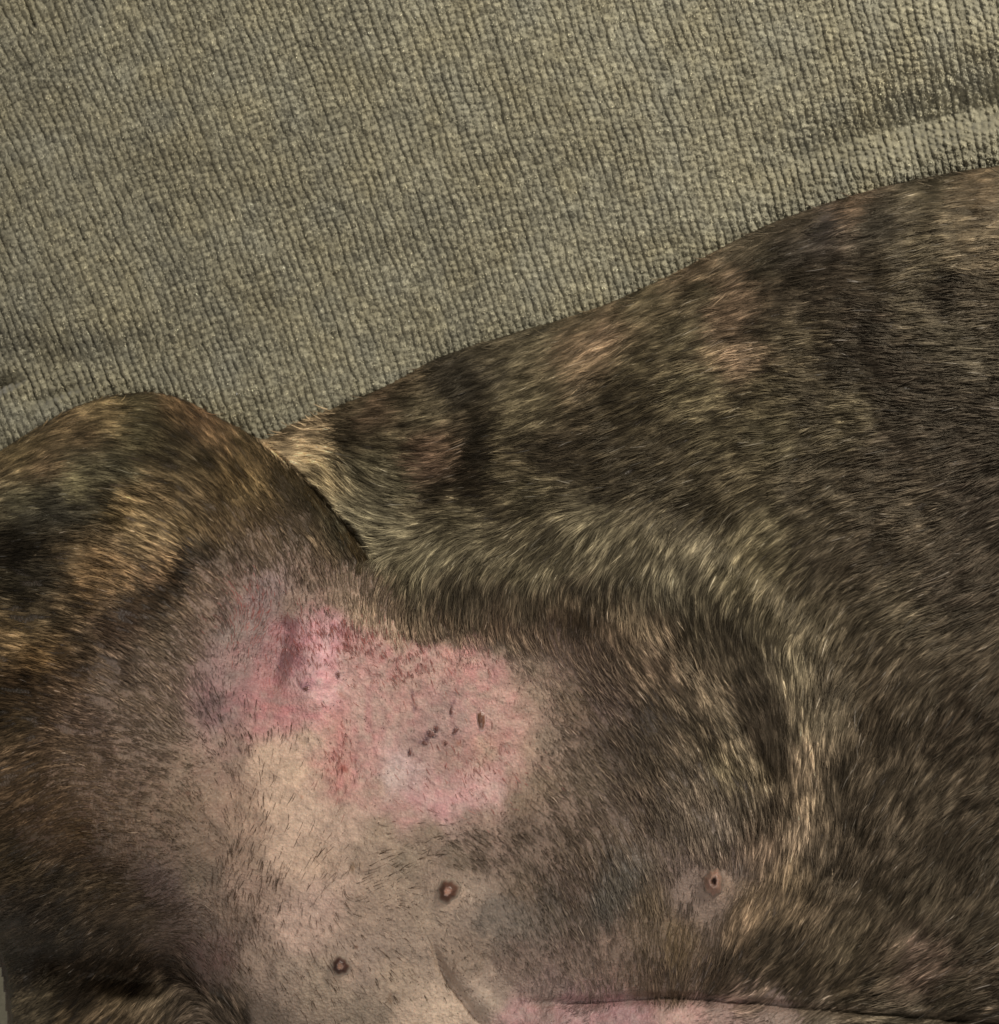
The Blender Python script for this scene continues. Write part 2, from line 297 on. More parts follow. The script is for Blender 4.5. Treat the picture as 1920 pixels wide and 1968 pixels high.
# ------------------------------------------------------------------ dog: lie of the coat (root to tip)
FL = """B750,800,188 B900,750,198 B1000,800,198 B1100,700,205 B1300,600,200 B1000,900,180 B1100,950,190 B1200,900,200 B1300,950,205
B1400,800,190 B1500,700,182 B1700,700,176 B1850,700,180 B1500,900,195 B1700,950,190 B1500,1050,215 B1400,1100,235 B1700,1150,205
B1850,1200,210 B1550,1200,235 B1650,1300,228 B1600,1400,255 B1700,1500,240 B1850,1500,225 B1750,1700,235 B1600,1750,235 B1500,1850,225
B1800,1900,208 B1450,1750,242 B1400,470,200 B1550,430,198 B1700,450,192 B1900,350,186 B1850,500,182 B1600,550,183 B1150,600,205 B1000,650,198 B850,700,200 B640,830,172 B560,830,178
B660,930,138 B690,1000,145 B700,1050,165 B760,960,168 B750,1040,190 B850,1080,225 B900,1000,185 B1000,1080,218 B1100,1090,232 B1200,1080,235
B1300,1080,240 B800,1150,262 B900,1170,266 B740,1120,245 B1000,1170,265 B1100,1180,270 B1200,1170,276 B1300,1180,286 B1250,1250,302
B1000,1250,305 B900,1230,292 B800,1230,290 B700,1150,276 B650,1150,280 B600,1100,292 B620,1200,300 B1100,1300,312 B1200,1350,312
B1300,1350,305 B1400,1350,302 B1450,1300,297 B1100,1450,318 B1200,1500,312 B1300,1500,300 B1400,1500,295 B1500,1400,284 B1540,1300,276
B1550,1450,275 B1550,1550,270 B1500,1650,262 B1450,1550,282 B1300,1600,285 B1370,1620,280 B1350,1780,265 B1200,1650,295 B1100,1600,308
B1000,1550,320 B950,1580,332 B820,1620,15 B760,1660,25 B720,1720,35 B900,1650,318 B950,1750,302 B1000,1800,300 B1100,1750,292 B1200,1780,282
B1100,1850,300 B1250,1850,270 B1350,1850,250 B900,1850,312 B800,1800,310 B760,1850,312 B700,1900,300 B640,1800,300 B860,1900,308 B900,1950,318
B1080,1965,200 B1400,1965,188 B1700,1985,184 B1900,1985,190 T560,1450,255 T600,1550,250 T520,1550,248 T480,1620,245 T450,1700,250 T600,1700,235 T650,1650,230 T560,1750,272
T430,1780,290 T420,1850,300 T550,1900,300 T600,1250,300 T500,1200,242 T450,1300,250 T700,1300,322 T850,1350,285 T900,1450,300 T640,1450,292
T850,1500,300 T0,880,24 T50,870,22 T150,790,16 T250,790,0 T350,790,-35 T400,850,-45 T450,880,-50 T500,900,-55 T560,950,-55 T620,1000,-52 T680,1060,-60
T50,1000,8 T150,950,4 T250,950,-12 T300,900,-18 T350,950,-35 T250,1000,-20 T150,1150,-10 T50,1150,-5 T300,1200,-25 T350,1250,-32
T400,1150,-40 T450,1050,-52 T500,1050,-60 T550,1100,-70 T350,1100,-28 T100,1350,-20 T200,1450,-12 T250,1600,-10 T300,1350,-30 T400,1300,-52
T350,1450,-12 T420,1400,-62 T20,1250,-10 T30,1450,20 T60,1550,30 T100,1700,28 T150,1800,34 T250,1850,42 T320,1930,52 T200,1940,46
T50,1850,30 T350,1750,20 T300,1700,22 T380,1850,-50 T450,1900,300 T400,1600,-30 T420,1540,-60"""
FP = []; FC = []
for q in FL.split():
    a = q[1:].split(','); FP.append([float(a[0]) * K, float(a[1]) * K, math.radians(float(a[2]))]); FC.append(1.0 if q[0] == 'T' else 0.0)
FP = np.array(FP); FC = np.array(FC)
FV = np.stack([np.cos(FP[:, 2]), -np.sin(FP[:, 2])], -1)      # v runs downwards
DIR = shepard(FP[:, :2], FV, FC, 3.5, 16.0)
DIR /= np.linalg.norm(DIR, axis=2, keepdims=True) + 1e-9
# locks: white noise drawn out along the lie of the coat
LG = 1.0
lu = np.arange(U0, U1 + 1, LG); lv = np.arange(V0, V1 + 1, LG)
LU, LV = np.meshgrid(lu, lv)
def lsamp(F, u, v):
    x = np.clip((u - U0) / LG, 0, len(lu) - 1.001); y = np.clip((v - V0) / LG, 0, len(lv) - 1.001)
    i = x.astype(int); j = y.astype(int); fx = x - i; fy = y - j
    return (F[j, i] * (1 - fx) + F[j, i + 1] * fx) * (1 - fy) + (F[j + 1, i] * (1 - fx) + F[j + 1, i + 1] * fx) * fy
def lic(F, half, h=1.2):
    acc = F.copy(); W = 1.0
    for sg in (1, -1):
        x, y = LU.copy(), LV.copy()
        for k in range(half):
            d = samp(DIR, x, y)
            x += sg * d[..., 0] * h; y += sg * d[..., 1] * h
            g = math.cos(math.pi / 2 * (k + 1) / (half + 1)) ; acc += g * lsamp(F, x, y); W += g
    return acc / W
_n = np.random.default_rng(31).normal(0, 1, LU.shape)
_n2 = noise(LU, LV, 2.6, 32) + 0.4 * noise(LU, LV, 5.5, 35)
LOCK1 = lic(_n, 6); LOCK1 /= LOCK1.std()
LOCK2 = lic(_n2, 6, 1.5); LOCK2 /= LOCK2.std()
LOCK = 0.45 * LOCK1 + 0.8 * LOCK2

# ------------------------------------------------------------------ dog: length (px) and thickness of the coat 0..1
LP = """1900,400,22,1 1600,500,22,1 1300,650,22,1 1000,750,22,1 750,830,21,1 600,840,21,1 700,950,24,1 800,1050,26,1 1000,1100,26,1 1200,1120,26,1 900,1140,24,1
1350,1150,26,1 1900,900,24,1 1600,900,23,1 1300,900,22,1 1000,950,22,1 1900,1300,25,1 1600,1200,25,1 1550,1400,25,1 1450,1400,23,1 1700,1500,25,1 1900,1700,25,1
1600,1800,24,1 1800,1900,24,1 1500,1600,24,.95 1430,1750,20,.85 1370,1720,9,.3 1348,1692,8,.3 1396,1704,9,.35 1330,1740,12,.5 1370,1620,16,.68 1250,1500,15,.66 1200,1400,14,.58 1300,1350,17,.78 1150,1280,14,.62 1330,1450,16,.8 1250,1230,22,.95
1080,1400,12,.44 1050,1300,11,.42 1060,1500,12,.48 1150,1600,14,.55 1250,1700,15,.56 1100,1750,14,.52 1000,1650,12,.46 1000,1800,11,.40 1150,1850,11,.42 1300,1850,14,.6 1150,1500,13,.52 1200,1620,14,.58
1050,1890,10,.4 1150,1898,12,.55 1300,1902,14,.75 1450,1908,18,.9 1600,1925,22,1 1750,1940,22,1 1300,1950,4,.15 1500,1955,8,.35 1000,1950,4,.12 1200,1960,5,.15 1400,1960,9,.35 1600,1965,14,.6 1800,1975,18,.8 950,1920,5,.15 900,1870,8,.25 920,1720,9,.3 870,1760,8,.3 900,1620,13,.5
800,1190,20,.8 900,1210,17,.7 1000,1220,17,.7 720,1160,13,.6 700,1190,9,.45 780,1240,8,.4 900,1245,9,.4 1000,1270,11,.45
960,1310,2,.10 850,1260,3,.14 850,1350,2,.08 980,1400,2,.12 850,1450,2,.08 960,1480,3,.14 900,1550,3,.14 800,1500,2,.1 780,1400,2.5,.12 700,1300,3.5,.2 720,1400,3,.16 650,1220,3.5,.22 650,1450,2.5,.14 600,1300,2.2,.1 600,1370,2,.08
500,1350,2.5,.14 450,1320,3,.35 430,1250,4,.45 500,1180,4,.45 480,1130,5,.5 540,1240,5,.3 560,1170,6,.35
620,1140,9,.45 580,1080,11,.5 650,1120,11,.55 500,1050,11,.5 420,1080,11,.52 400,1180,9,.5 350,1250,11,.55 380,1320,10,.48 400,1400,7,.35 300,1300,11,.6 300,1400,11,.55 200,1400,9,.55 100,1400,10,.72 110,1480,8,.6 40,1450,11,.98 10,1250,14,1 20,1400,13,1 250,1500,9,.5 350,1500,8,.42 420,1480,6,.25
580,1430,2,.0 540,1500,2,.0 480,1600,5,.08 560,1600,3,.02 620,1560,2,.03 700,1600,2,.10 620,1700,3,.05 700,1700,2.5,.14 760,1640,5,.2 820,1640,8,.25 800,1720,5,.18 750,1800,5,.2 580,1780,2,.07 650,1800,2.5,.12 620,1900,3.5,.2 520,1850,4,.22 500,1950,7,.4 700,1900,4,.2 800,1880,5,.22 850,1960,4,.12 700,1960,5,.25 820,1800,7,.25
450,1700,7,.3 430,1780,7,.35 440,1620,7,.25 380,1700,7,.4 300,1650,8,.45 300,1560,8,.45 200,1600,8,.5 110,1600,9,.68 100,1700,14,.9 200,1750,13,.75 300,1800,11,.6 400,1850,8,.45 250,1850,15,.9 100,1850,15,1 300,1940,20,1 200,1950,20,1 420,1940,16,.9 350,1890,15,.8 30,1500,11,.8 0,1350,14,1
50,1200,15,1 150,1200,14,.9 250,1180,12,.8 320,1130,12,.8 200,1080,15,1 100,1000,16,1 200,900,16,1 300,950,15,1 300,800,15,1 100,850,15,1 400,850,15,1 450,950,13,.72 550,1000,12,.6 620,1020,14,.9 480,880,14,1 300,1050,14,.9 380,1020,13,.8"""
LQ = np.array([[float(b) for b in a.split(',')] for a in LP.split()])
LX = LQ[:, :2] * K; lcls = cls(LX[:, 0], LX[:, 1])
LEN = shepard(LX, LQ[:, 2:4], lcls, 4.0, 8.0, 0.5 * wu, 0.5 * wv)
DEN = LEN[..., 1]; LEN = LEN[..., 0]

# ------------------------------------------------------------------ materials
def newmat(name):
    m = bpy.data.materials.new(name); m.use_nodes = True
    nt = m.node_tree; b = nt.nodes['Principled BSDF']
    return m, nt, b
def attr(nt, name):
    a = nt.nodes.new('ShaderNodeAttribute'); a.attribute_name = name; return a

m_skin, nt, b = newmat('dog_skin')
a = attr(nt, 'tint')
n1 = nt.nodes.new('ShaderNodeTexNoise'); n1.inputs['Scale'].default_value = 900; n1.inputs['Detail'].default_value = 5
tc = nt.nodes.new('ShaderNodeTexCoord'); nt.links.new(tc.outputs['Object'], n1.inputs['Vector'])
mr = nt.nodes.new('ShaderNodeMapRange'); mr.inputs[1].default_value = 0.3; mr.inputs[2].default_value = 0.7; mr.inputs[3].default_value = 0.84; mr.inputs[4].default_value = 1.14
nt.links.new(n1.outputs[0], mr.inputs[0])
mx = nt.nodes.new('ShaderNodeVectorMath'); mx.operation = 'SCALE'
nt.links.new(a.outputs['Color'], mx.inputs[0]); nt.links.new(mr.outputs[0], mx.inputs['Scale'])
nt.links.new(mx.outputs[0], b.inputs['Base Color'])
b.inputs['Roughness'].default_value = 0.52
b.inputs['Specular IOR Level'].default_value = 0.42
b.inputs['Subsurface Weight'].default_value = 0.12
b.inputs['Subsurface Radius'].default_value = (0.003, 0.0012, 0.0007)
b.inputs['Subsurface Scale'].default_value = 0.5
vo = nt.nodes.new('ShaderNodeTexVoronoi'); vo.inputs['Scale'].default_value = 1150
nt.links.new(tc.outputs['Object'], vo.inputs['Vector'])
ad = nt.nodes.new('ShaderNodeMath'); ad.operation = 'MULTIPLY_ADD'; ad.inputs[1].default_value = 0.6
nt.links.new(vo.outputs['Distance'], ad.inputs[0]); nt.links.new(n1.outputs[0], ad.inputs[2])
bp = nt.nodes.new('ShaderNodeBump'); bp.inputs['Strength'].default_value = 0.55; bp.inputs['Distance'].default_value = 0.0008
nt.links.new(ad.outputs[0], bp.inputs['Height']); nt.links.new(bp.outputs[0], b.inputs['Normal'])

m_hair, nt, b = newmat('dog_coat')
a = attr(nt, 'tint')
nt.links.new(a.outputs['Color'], b.inputs['Base Color'])
b.inputs['Roughness'].default_value = 0.42
b.inputs['Specular IOR Level'].default_value = 0.34
b.inputs['Specular Tint'].default_value = (1.0, 0.86, 0.66, 1)

m_fab, nt, b = newmat('sofa_chenille')
a = attr(nt, 'tint')
tc = nt.nodes.new('ShaderNodeTexCoord')
n1 = nt.nodes.new('ShaderNodeTexNoise'); n1.inputs['Scale'].default_value = 1400; n1.inputs['Detail'].default_value = 4
nt.links.new(tc.outputs['Object'], n1.inputs['Vector'])
mr = nt.nodes.new('ShaderNodeMapRange'); mr.inputs[1].default_value = 0.3; mr.inputs[2].default_value = 0.7; mr.inputs[3].default_value = 0.8; mr.inputs[4].default_value = 1.2
nt.links.new(n1.outputs[0], mr.inputs[0])
mx = nt.nodes.new('ShaderNodeVectorMath'); mx.operation = 'SCALE'
nt.links.new(a.outputs['Color'], mx.inputs[0]); nt.links.new(mr.outputs[0], mx.inputs['Scale'])
nt.links.new(mx.outputs[0], b.inputs['Base Color'])
b.inputs['Roughness'].default_value = 0.75; b.inputs['Specular IOR Level'].default_value = 0.3
b.inputs['Sheen Weight'].default_value = 0.25; b.inputs['Sheen Roughness'].default_value = 0.4
bp = nt.nodes.new('ShaderNodeBump'); bp.inputs['Strength'].default_value = 0.5; bp.inputs['Distance'].default_value = 0.0004
nt.links.new(n1.outputs[0], bp.inputs['Height']); nt.links.new(bp.outputs[0], b.inputs['Normal'])

# ------------------------------------------------------------------ object helpers
def link(o, parent=None):
    sc.collection.objects.link(o)
    if parent: o.parent = parent
    return o
def thing(name, label, cat):
    o = bpy.data.objects.new(name, None); o.empty_display_size = 0.02
    link(o); o['label'] = label; o['category'] = cat
    return o
def grid_mesh(name, X, mask, mat, tint, parent):
    """X (r,c,3) positions, mask (r,c) of kept vertices"""
    r, c = mask.shape
    idx = -np.ones((r, c), int); idx[mask] = np.arange(mask.sum())
    q = mask[:-1, :-1] & mask[1:, :-1] & mask[1:, 1:] & mask[:-1, 1:]
    F = np.stack([idx[:-1, :-1][q], idx[1:, :-1][q], idx[1:, 1:][q], idx[:-1, 1:][q]], -1)
    me = bpy.data.meshes.new(name)
    me.vertices.add(mask.sum()); me.vertices.foreach_set('co', X[mask].astype(np.float32).ravel())
    me.loops.add(F.size); me.loops.foreach_set('vertex_index', F.astype(np.int32).ravel())
    me.polygons.add(len(F)); me.polygons.foreach_set('loop_start', np.arange(0, F.size, 4, dtype=np.int32))
    me.polygons.foreach_set('use_smooth', np.ones(len(F), bool))
    me.update(); me.validate()
    at = me.attributes.new('tint', 'FLOAT_COLOR', 'POINT')
    c4 = np.ones((mask.sum(), 4), np.float32); c4[:, :3] = tint[mask]
    at.data.foreach_set('color', c4.ravel())
    me.materials.append(mat)
    return link(bpy.data.objects.new(name, me), parent)
def strands(name, pos, rad, tint, mat, parent):
    """pos (N,n,3) metres, rad (N,n), tint (N,n,3)"""
    N, n = pos.shape[:2]
    cu = bpy.data.hair_curves.new(name)
    cu.add_curves([n] * N)
    cu.attributes['position'].data.foreach_set('vector', pos.astype(np.float32).ravel())
    at = cu.attributes.get('radius') or cu.attributes.new('radius', 'FLOAT', 'POINT')
    at.data.foreach_set('value', rad.astype(np.float32).ravel())
    c4 = np.ones((N * n, 4), np.float32); c4[:, :3] = np.clip(tint.reshape(-1, 3), 0.001, 1)
    at = cu.attributes.new('tint', 'FLOAT_COLOR', 'POINT'); at.data.foreach_set('color', c4.ravel())
    cu.materials.append(mat)
    o = link(bpy.data.objects.new(name, cu), parent)
    o['kind'] = 'stuff'
    return o

# ------------------------------------------------------------------ sofa
sofa = thing('sofa', 'sage green sofa in ribbed chenille fabric with soft creases, under the brindle dog', 'sofa')
fs = 1.0
fu = np.arange(-150, 1151, fs); fv = np.arange(-120, 560, fs)
FU, FV_ = np.meshgrid(fu, fv)
def sofa_low(u, v):
    """slow shape of the upholstery"""
    z = 10 * np.sin((u - 200) / 420.0) * np.exp(-((v - 160) / 260.0) ** 2) + 4 * fbm(u, v, 170, 91)
    # valley and roll at the upper right
    d, s, t_ = dist_poly(u, v, smooth_line([(1240, 440), (1350, 390), (1470, 335), (1620, 278), (1760, 240), (1920, 205), (2080, 190)]))
    fade = sstep(0.05, 0.75, t_)
    sd = d * s
    z = z - fade * 32 * np.exp(-(np.where(sd < 0, sd / 26.0, sd / 20.0)) ** 2) + fade * 10 * np.exp(-((sd + 75) / 40.0) ** 2)
    z = z + fade * 12 * np.exp(-((sd - 38) / 22.0) ** 2)
    # second soft dip across the top right corner
    z = z - 4 * np.exp(-(((u - 1010) / 160.0) ** 2 + ((v + 10 - 60) / 22.0) ** 2)) * sstep(840, 1000, u)
    z = z + 12 * np.exp(-(((u - 985) / 90.0) ** 2 + ((v - 40) / 26.0) ** 2))
    # shallow hollow and creases at the left
    d, s, t_ = dist_poly(u, v, smooth_line([(-140, 700), (0, 690), (120, 700), (260, 680), (400, 640)]))
    z = z - 21 * np.exp(-(d / 28.0) ** 2) * (1 - sstep(0.5, 1.0, t_))
    d, s, t_ = dist_poly(u, v, smooth_line([(-160, 770), (-40, 758), (15, 738), (60, 716)]))
    z = z - 34 * np.exp(-(np.where(d * s > 0, d / 5.0, d / 12.0)) ** 2) * (1 - sstep(0.70, 1.0, t_))
    d, s, t_ = dist_poly(u, v, smooth_line([(52, 768), (90, 766), (140, 745), (190, 735)]))
    z = z - 15 * np.exp(-(d / 6.0) ** 2) * (1 - sstep(0.5, 1.0, t_)) * sstep(-0.05, 0.2, t_)
    # dent under a seam at the upper left
    d, s, t_ = dist_poly(u, v, smooth_line([(45, -20), (55, 15), (66, 48)]))
    z = z - 5 * np.exp(-(d / 2.6) ** 2)
    return z
zl = sofa_low(FU, FV_)
m0 = np.interp(FU, [-60, 100, 500, 850, 960, 1080], [0.44, 0.42, 0.34, 0.27, 0.22, 0.14])
ca = FU - m0 * FV_ + 2.6 * fbm(FU, FV_, 90, 21) + 0.9 * noise(FU, FV_, 22, 33) + 0.8 * noise(FU, FV_, 7, 35)
cb = FV_ + m0 * FU + 2.0 * fbm(FU, FV_, 60, 22)
PA, PB = 8.3, 7.0
ra = ca / PA; ia = np.floor(ra).astype(int); fa = ra - ia
r1 = np.random.default_rng(4).uniform(0, 1, 4096); r2 = np.random.default_rng(5).uniform(0, 1, (997,)); 
off = r1[ia % 4096]
rb = cb / PB + off * 3 + 0.25 * noise(FU, FV_, 14, 44); ib = np.floor(rb).astype(int); fb = rb - ib
hsh = np.random.default_rng(6).uniform(0, 1, 65536)[(ia * 7919 + ib * 104729) % 65536]
hsh2 = np.random.default_rng(9).uniform(0, 1, 65536)[(ia * 3571 + ib * 7127) % 65536]
tb = 0.5 - 0.5 * np.cos(2 * np.pi * fb)
ta = np.sqrt(np.clip(1 - (2 * fa - 1) ** 2, 0, 1))
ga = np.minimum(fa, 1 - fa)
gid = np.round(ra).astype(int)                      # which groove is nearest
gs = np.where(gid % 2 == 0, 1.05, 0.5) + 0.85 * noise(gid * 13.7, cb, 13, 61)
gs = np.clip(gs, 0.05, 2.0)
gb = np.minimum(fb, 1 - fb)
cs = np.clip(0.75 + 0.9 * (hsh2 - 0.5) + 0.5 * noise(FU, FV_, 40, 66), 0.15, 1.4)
blob = np.sqrt(np.clip(1 - 0.75 * (2 * fa - 1) ** 2, 0, 1)) * np.sqrt(np.clip(1 - 0.8 * (2 * fb - 1) ** 2, 0, 1))
ribp = np.sqrt(np.clip(1 - 0.85 * (2 * fa - 1) ** 2, 0, 1))
detail = ribp * 1.7 + blob * (0.7 + 1.8 * hsh) - 1.6 * gs * np.exp(-(ga / 0.12) ** 2) - 0.75 * cs * np.exp(-(gb / 0.16) ** 2) + 1.0 * noise(FU, FV_, 2.2, 71) + 0.8 * noise(FU, FV_, 4.0, 72) + 0.7 * noise(FU, FV_, 9, 73)
_sy, _sx = np.gradient(zl, fs)
detail = detail * (1 + np.clip(1.6 * np.hypot(_sx, _sy) - 0.1, 0, 0.9))
zf = zl + detail * 0.95
# colour of the yarn, then shade of the weave painted over it
base = hexlin('8e8a77') * 1.0
tone = 1 + 0.10 * fbm(FU, FV_, 70, 81)[..., None] + 0.34 * (hsh[..., None] - 0.5) + 0.20 * noise(FU, FV_, 2.6, 84)[..., None]
chroma = fbm(FU, FV_, 34, 83)[..., None] * np.array([0.02, 0.0, -0.05]) + 1
tf = base * tone * chroma
tf = tf * (1 - 0.38 * np.clip(gs, 0, 1.3) * np.exp(-(ga / 0.15) ** 2) * 0.65)[..., None] * (1 - 0.30 * cs * np.exp(-(gb / 0.17) ** 2))[..., None] * (0.86 + 0.28 * hsh2)[..., None]  # shade in rib grooves and stitch gaps painted into the colour
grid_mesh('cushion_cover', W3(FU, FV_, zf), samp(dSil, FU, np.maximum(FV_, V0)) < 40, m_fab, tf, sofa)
# lower part of the seat, under and beyond the dog
su = np.arange(-420, 1420, 6.0); sv = np.arange(-500, 1420, 6.0)
SU, SV = np.meshgrid(su, sv)
zz = np.full(SU.shape, -7.0) - 26 * np.exp(-((SV - 300) / 260.0) ** 2) - 12 * sstep(600, 500, SV) - 420 * sstep(640, 900, SV) + 2 * fbm(SU, SV, 90, 14)
grid_mesh('seat', W3(SU, SV, zz), np.ones(SU.shape, bool), m_fab, np.ones(SU.shape + (3,)) * base * 0.9, sofa)
# fluff of the chenille
NF = 330000
u = rng.uniform(-145, 1145, NF); v = rng.uniform(-115, 470, NF)
ii = np.clip(((v + 120) / fs).astype(int), 0, FU.shape[0] - 1); jj = np.clip(((u + 150) / fs).astype(int), 0, FU.shape[1] - 1)
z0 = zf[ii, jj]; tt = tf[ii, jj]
an = np.arctan2(1.0, m0[ii, jj]) + rng.normal(0, 0.8, NF)
L = rng.uniform(1.0, 2.6, NF)
keepf = rng.uniform(0, 1, NF) < np.clip(0.15 + blob[ii, jj] - 0.6 * np.exp(-(ga[ii, jj] / 0.14) ** 2), 0, 1)
u, v, z0, tt, an, L = (q[keepf] for q in (u, v, z0, tt, an, L)); NF = len(u)
pos = np.zeros((NF, 3, 3)); 
for k, f in enumerate((0, .5, 1)):
    pos[:, k] = W3(u + np.cos(an) * L * f, v + np.sin(an) * L * f, z0 + (-0.3 + 1.2 * math.sin(f * 2.4)) * rng.uniform(0.5, 1.3, NF))
rad = np.array([0.42, 0.38, 0.12])[None] * rng.uniform(0.6, 1.2, NF)[:, None] * S
tt = tt * np.exp(rng.normal(0.10, 0.38, NF))[:, None]
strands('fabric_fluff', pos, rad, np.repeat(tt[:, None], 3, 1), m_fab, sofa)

# ------------------------------------------------------------------ dog body
dog = thing('dog', 'brindle dog lying on its side on the green sofa, shaved belly with pink irritated skin', 'dog')
bs = 1.9
bu = np.arange(-198, 1200, bs); bv = np.arange(120, 1230, bs)
BU, BV = np.meshgrid(bu, bv)
bz = samp(Zs, BU, BV)
bd = samp(dEdge, BU, BV)
bden = samp(DEN, BU, BV)
bare = 1 - sstep(0.15, 0.6, bden)
# fine relief of the skin: crinkles run across the groin
crd = (BU * 0.55 + BV) + 5 * noise(BU, BV, 26, 301)
crink = np.exp(-(((BU - 365) / 60.0) ** 2 + ((BV - 665) / 32.0) ** 2))
bz = bz + bare * (0.5 * noise(BU, BV, 3.2, 310) + 0.55 * noise(BU, BV, 5, 311) + 0.5 * noise(BU, BV, 9, 312)) + crink * 1.1 * noise(crd, BU * 0.3, 5.0, 313) + crink * 0.8 * noise(BU, BV, 6, 314)
SKIN = samp(SKG, BU, BV)
gain_skin = 1.42
lum = SKIN.mean(-1, keepdims=True)
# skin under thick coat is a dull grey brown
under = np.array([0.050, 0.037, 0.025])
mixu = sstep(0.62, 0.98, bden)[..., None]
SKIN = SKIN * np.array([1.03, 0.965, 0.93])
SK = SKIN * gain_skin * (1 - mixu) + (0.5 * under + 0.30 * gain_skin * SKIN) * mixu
# mottling and marks of the irritated patch
pinkness = sstep(1.35, 1.75, SKIN[..., 0] / (SKIN[..., 1] + 1e-4))
SK = SK * (1 + 0.15 * fbm(BU, BV, 11, 401)[..., None] + 0.10 * noise(BU, BV, 3.2, 402)[..., None])
SK = SK * (1 + pinkness[..., None] * noise(BU, BV, 7, 405)[..., None] * np.array([0.02, -0.12, -0.07]))
def spot(x, y, rx, ry, rot, hexc, k, rough=0.35):
    global SK
    du = BU - x * K; dv = BV - y * K
    c, s = math.cos(math.radians(rot)), math.sin(math.radians(rot))
    d = np.hypot((du * c + dv * s) / (rx * K), (-du * s + dv * c) / (ry * K)) + rough * noise(BU, BV, 3.0, int(x + y))
    wgt = (k * (1 - sstep(0.5, 1.3, d)))[..., None]
    SK = SK * (1 - wgt) + hexlin(hexc) * gain_skin * wgt
for (x, y, rx, ry, rt, hc, k) in [
    (828, 1412, 12, 9, 20, '3c2a30', .85), (815, 1425, 9, 7, -30, '4a3238', .8), (838, 1402, 6, 8, 0, '3a262c', .8), (875, 1405, 9, 5, -50, '45303a', .8),
    (868, 1365, 3.5, 13, 8, '4a3038', .7), (872, 1350, 4, 6, 8, '503840', .6), (788, 1445, 4, 8, 5, '402c34', .8), (855, 1428, 6, 5, 0, '6a4438', .7), (882, 1430, 8, 5, 30, '7a4a3c', .6),
    (792, 1335, 4, 10, 0, '5a4048', .6), (795, 1365, 4, 9, 0, '543c44', .6), (588, 1322, 10, 8, -20, '7a5260', .7), (578, 1316, 5, 4, 0, '6c4452', .7), (650, 1296, 5, 7, -20, '5c3c48', .8),
    (655, 1335, 9, 6, 30, '86584e', .6), (540, 1275, 7, 22, 15, '74525a', .45), (530, 1300, 6, 16, 10, '764e54', .4), (560, 1235, 12, 6, -30, '8a5c60', .5), (548, 1228, 6, 14, 25, '6c444c', .6),
    (660, 1478, 10, 6, 20, '8c4a40', .7), (630, 1480, 5, 5, 0, '8a4a44', .5), (845, 1458, 3, 5, 0, '5c4040', .7), (806, 1462, 4, 5, 0, '66484c', .6),
    (362, 1525, 6, 7, 0, '4a3024', .7), (317, 1527, 5, 5, 0, '50402c', .6), (136, 1592, 5, 9, 0, '3c2a18', .7), (580, 1532, 4, 4, 0, '9a6a54', .6), (677, 1667, 5, 9, 10, '66503a', .7), (692, 1662, 4, 4, 0, '66503a', .5),
    (686, 1820, 5, 4, 0, '5e4232', .7), (362, 1828, 8, 6, 0, '4a2c2c', .5), (750, 1920, 5, 12, 5, '6a5440', .5), (575, 1420, 12, 5, 60, '86705f', .5), (585, 1428, 4, 9, 20, '7c6656', .5),
    (530, 1362, 34, 9, 10, 'a86a6a', .35), (650, 1400, 12, 22, 0, 'ac7670', .2), (768, 1490, 18, 26, 0, 'a89890', .25), (890, 1520, 40, 8, -10, 'b88a88', .3)]:
    spot(x, y, rx, ry, rt, hc, k)
for (x, y) in ((862, 1712), (1371, 1696), (655, 1856)):       # pale wrinkled skin round each nipple
    dd_ = np.hypot(BU - x * K, (BV - y * K)); an_ = np.arctan2(BV - y * K, BU - x * K)
    rg = np.exp(-((dd_ - 15) / 4.5) ** 2) * np.clip(0.4 + 0.6 * np.cos(an_ - 0.9), 0, 1)
    SK = SK * (1 - 0.45 * rg[..., None]) + hexlin('a58d7c') * 1.3 * 0.45 * rg[..., None]
# pores with clipped hair ends: dark dots over the shaved skin
body = grid_mesh('body', W3(BU, BV, bz), bd > -5, m_skin, np.clip(SK, 0.004, 0.85), dog)

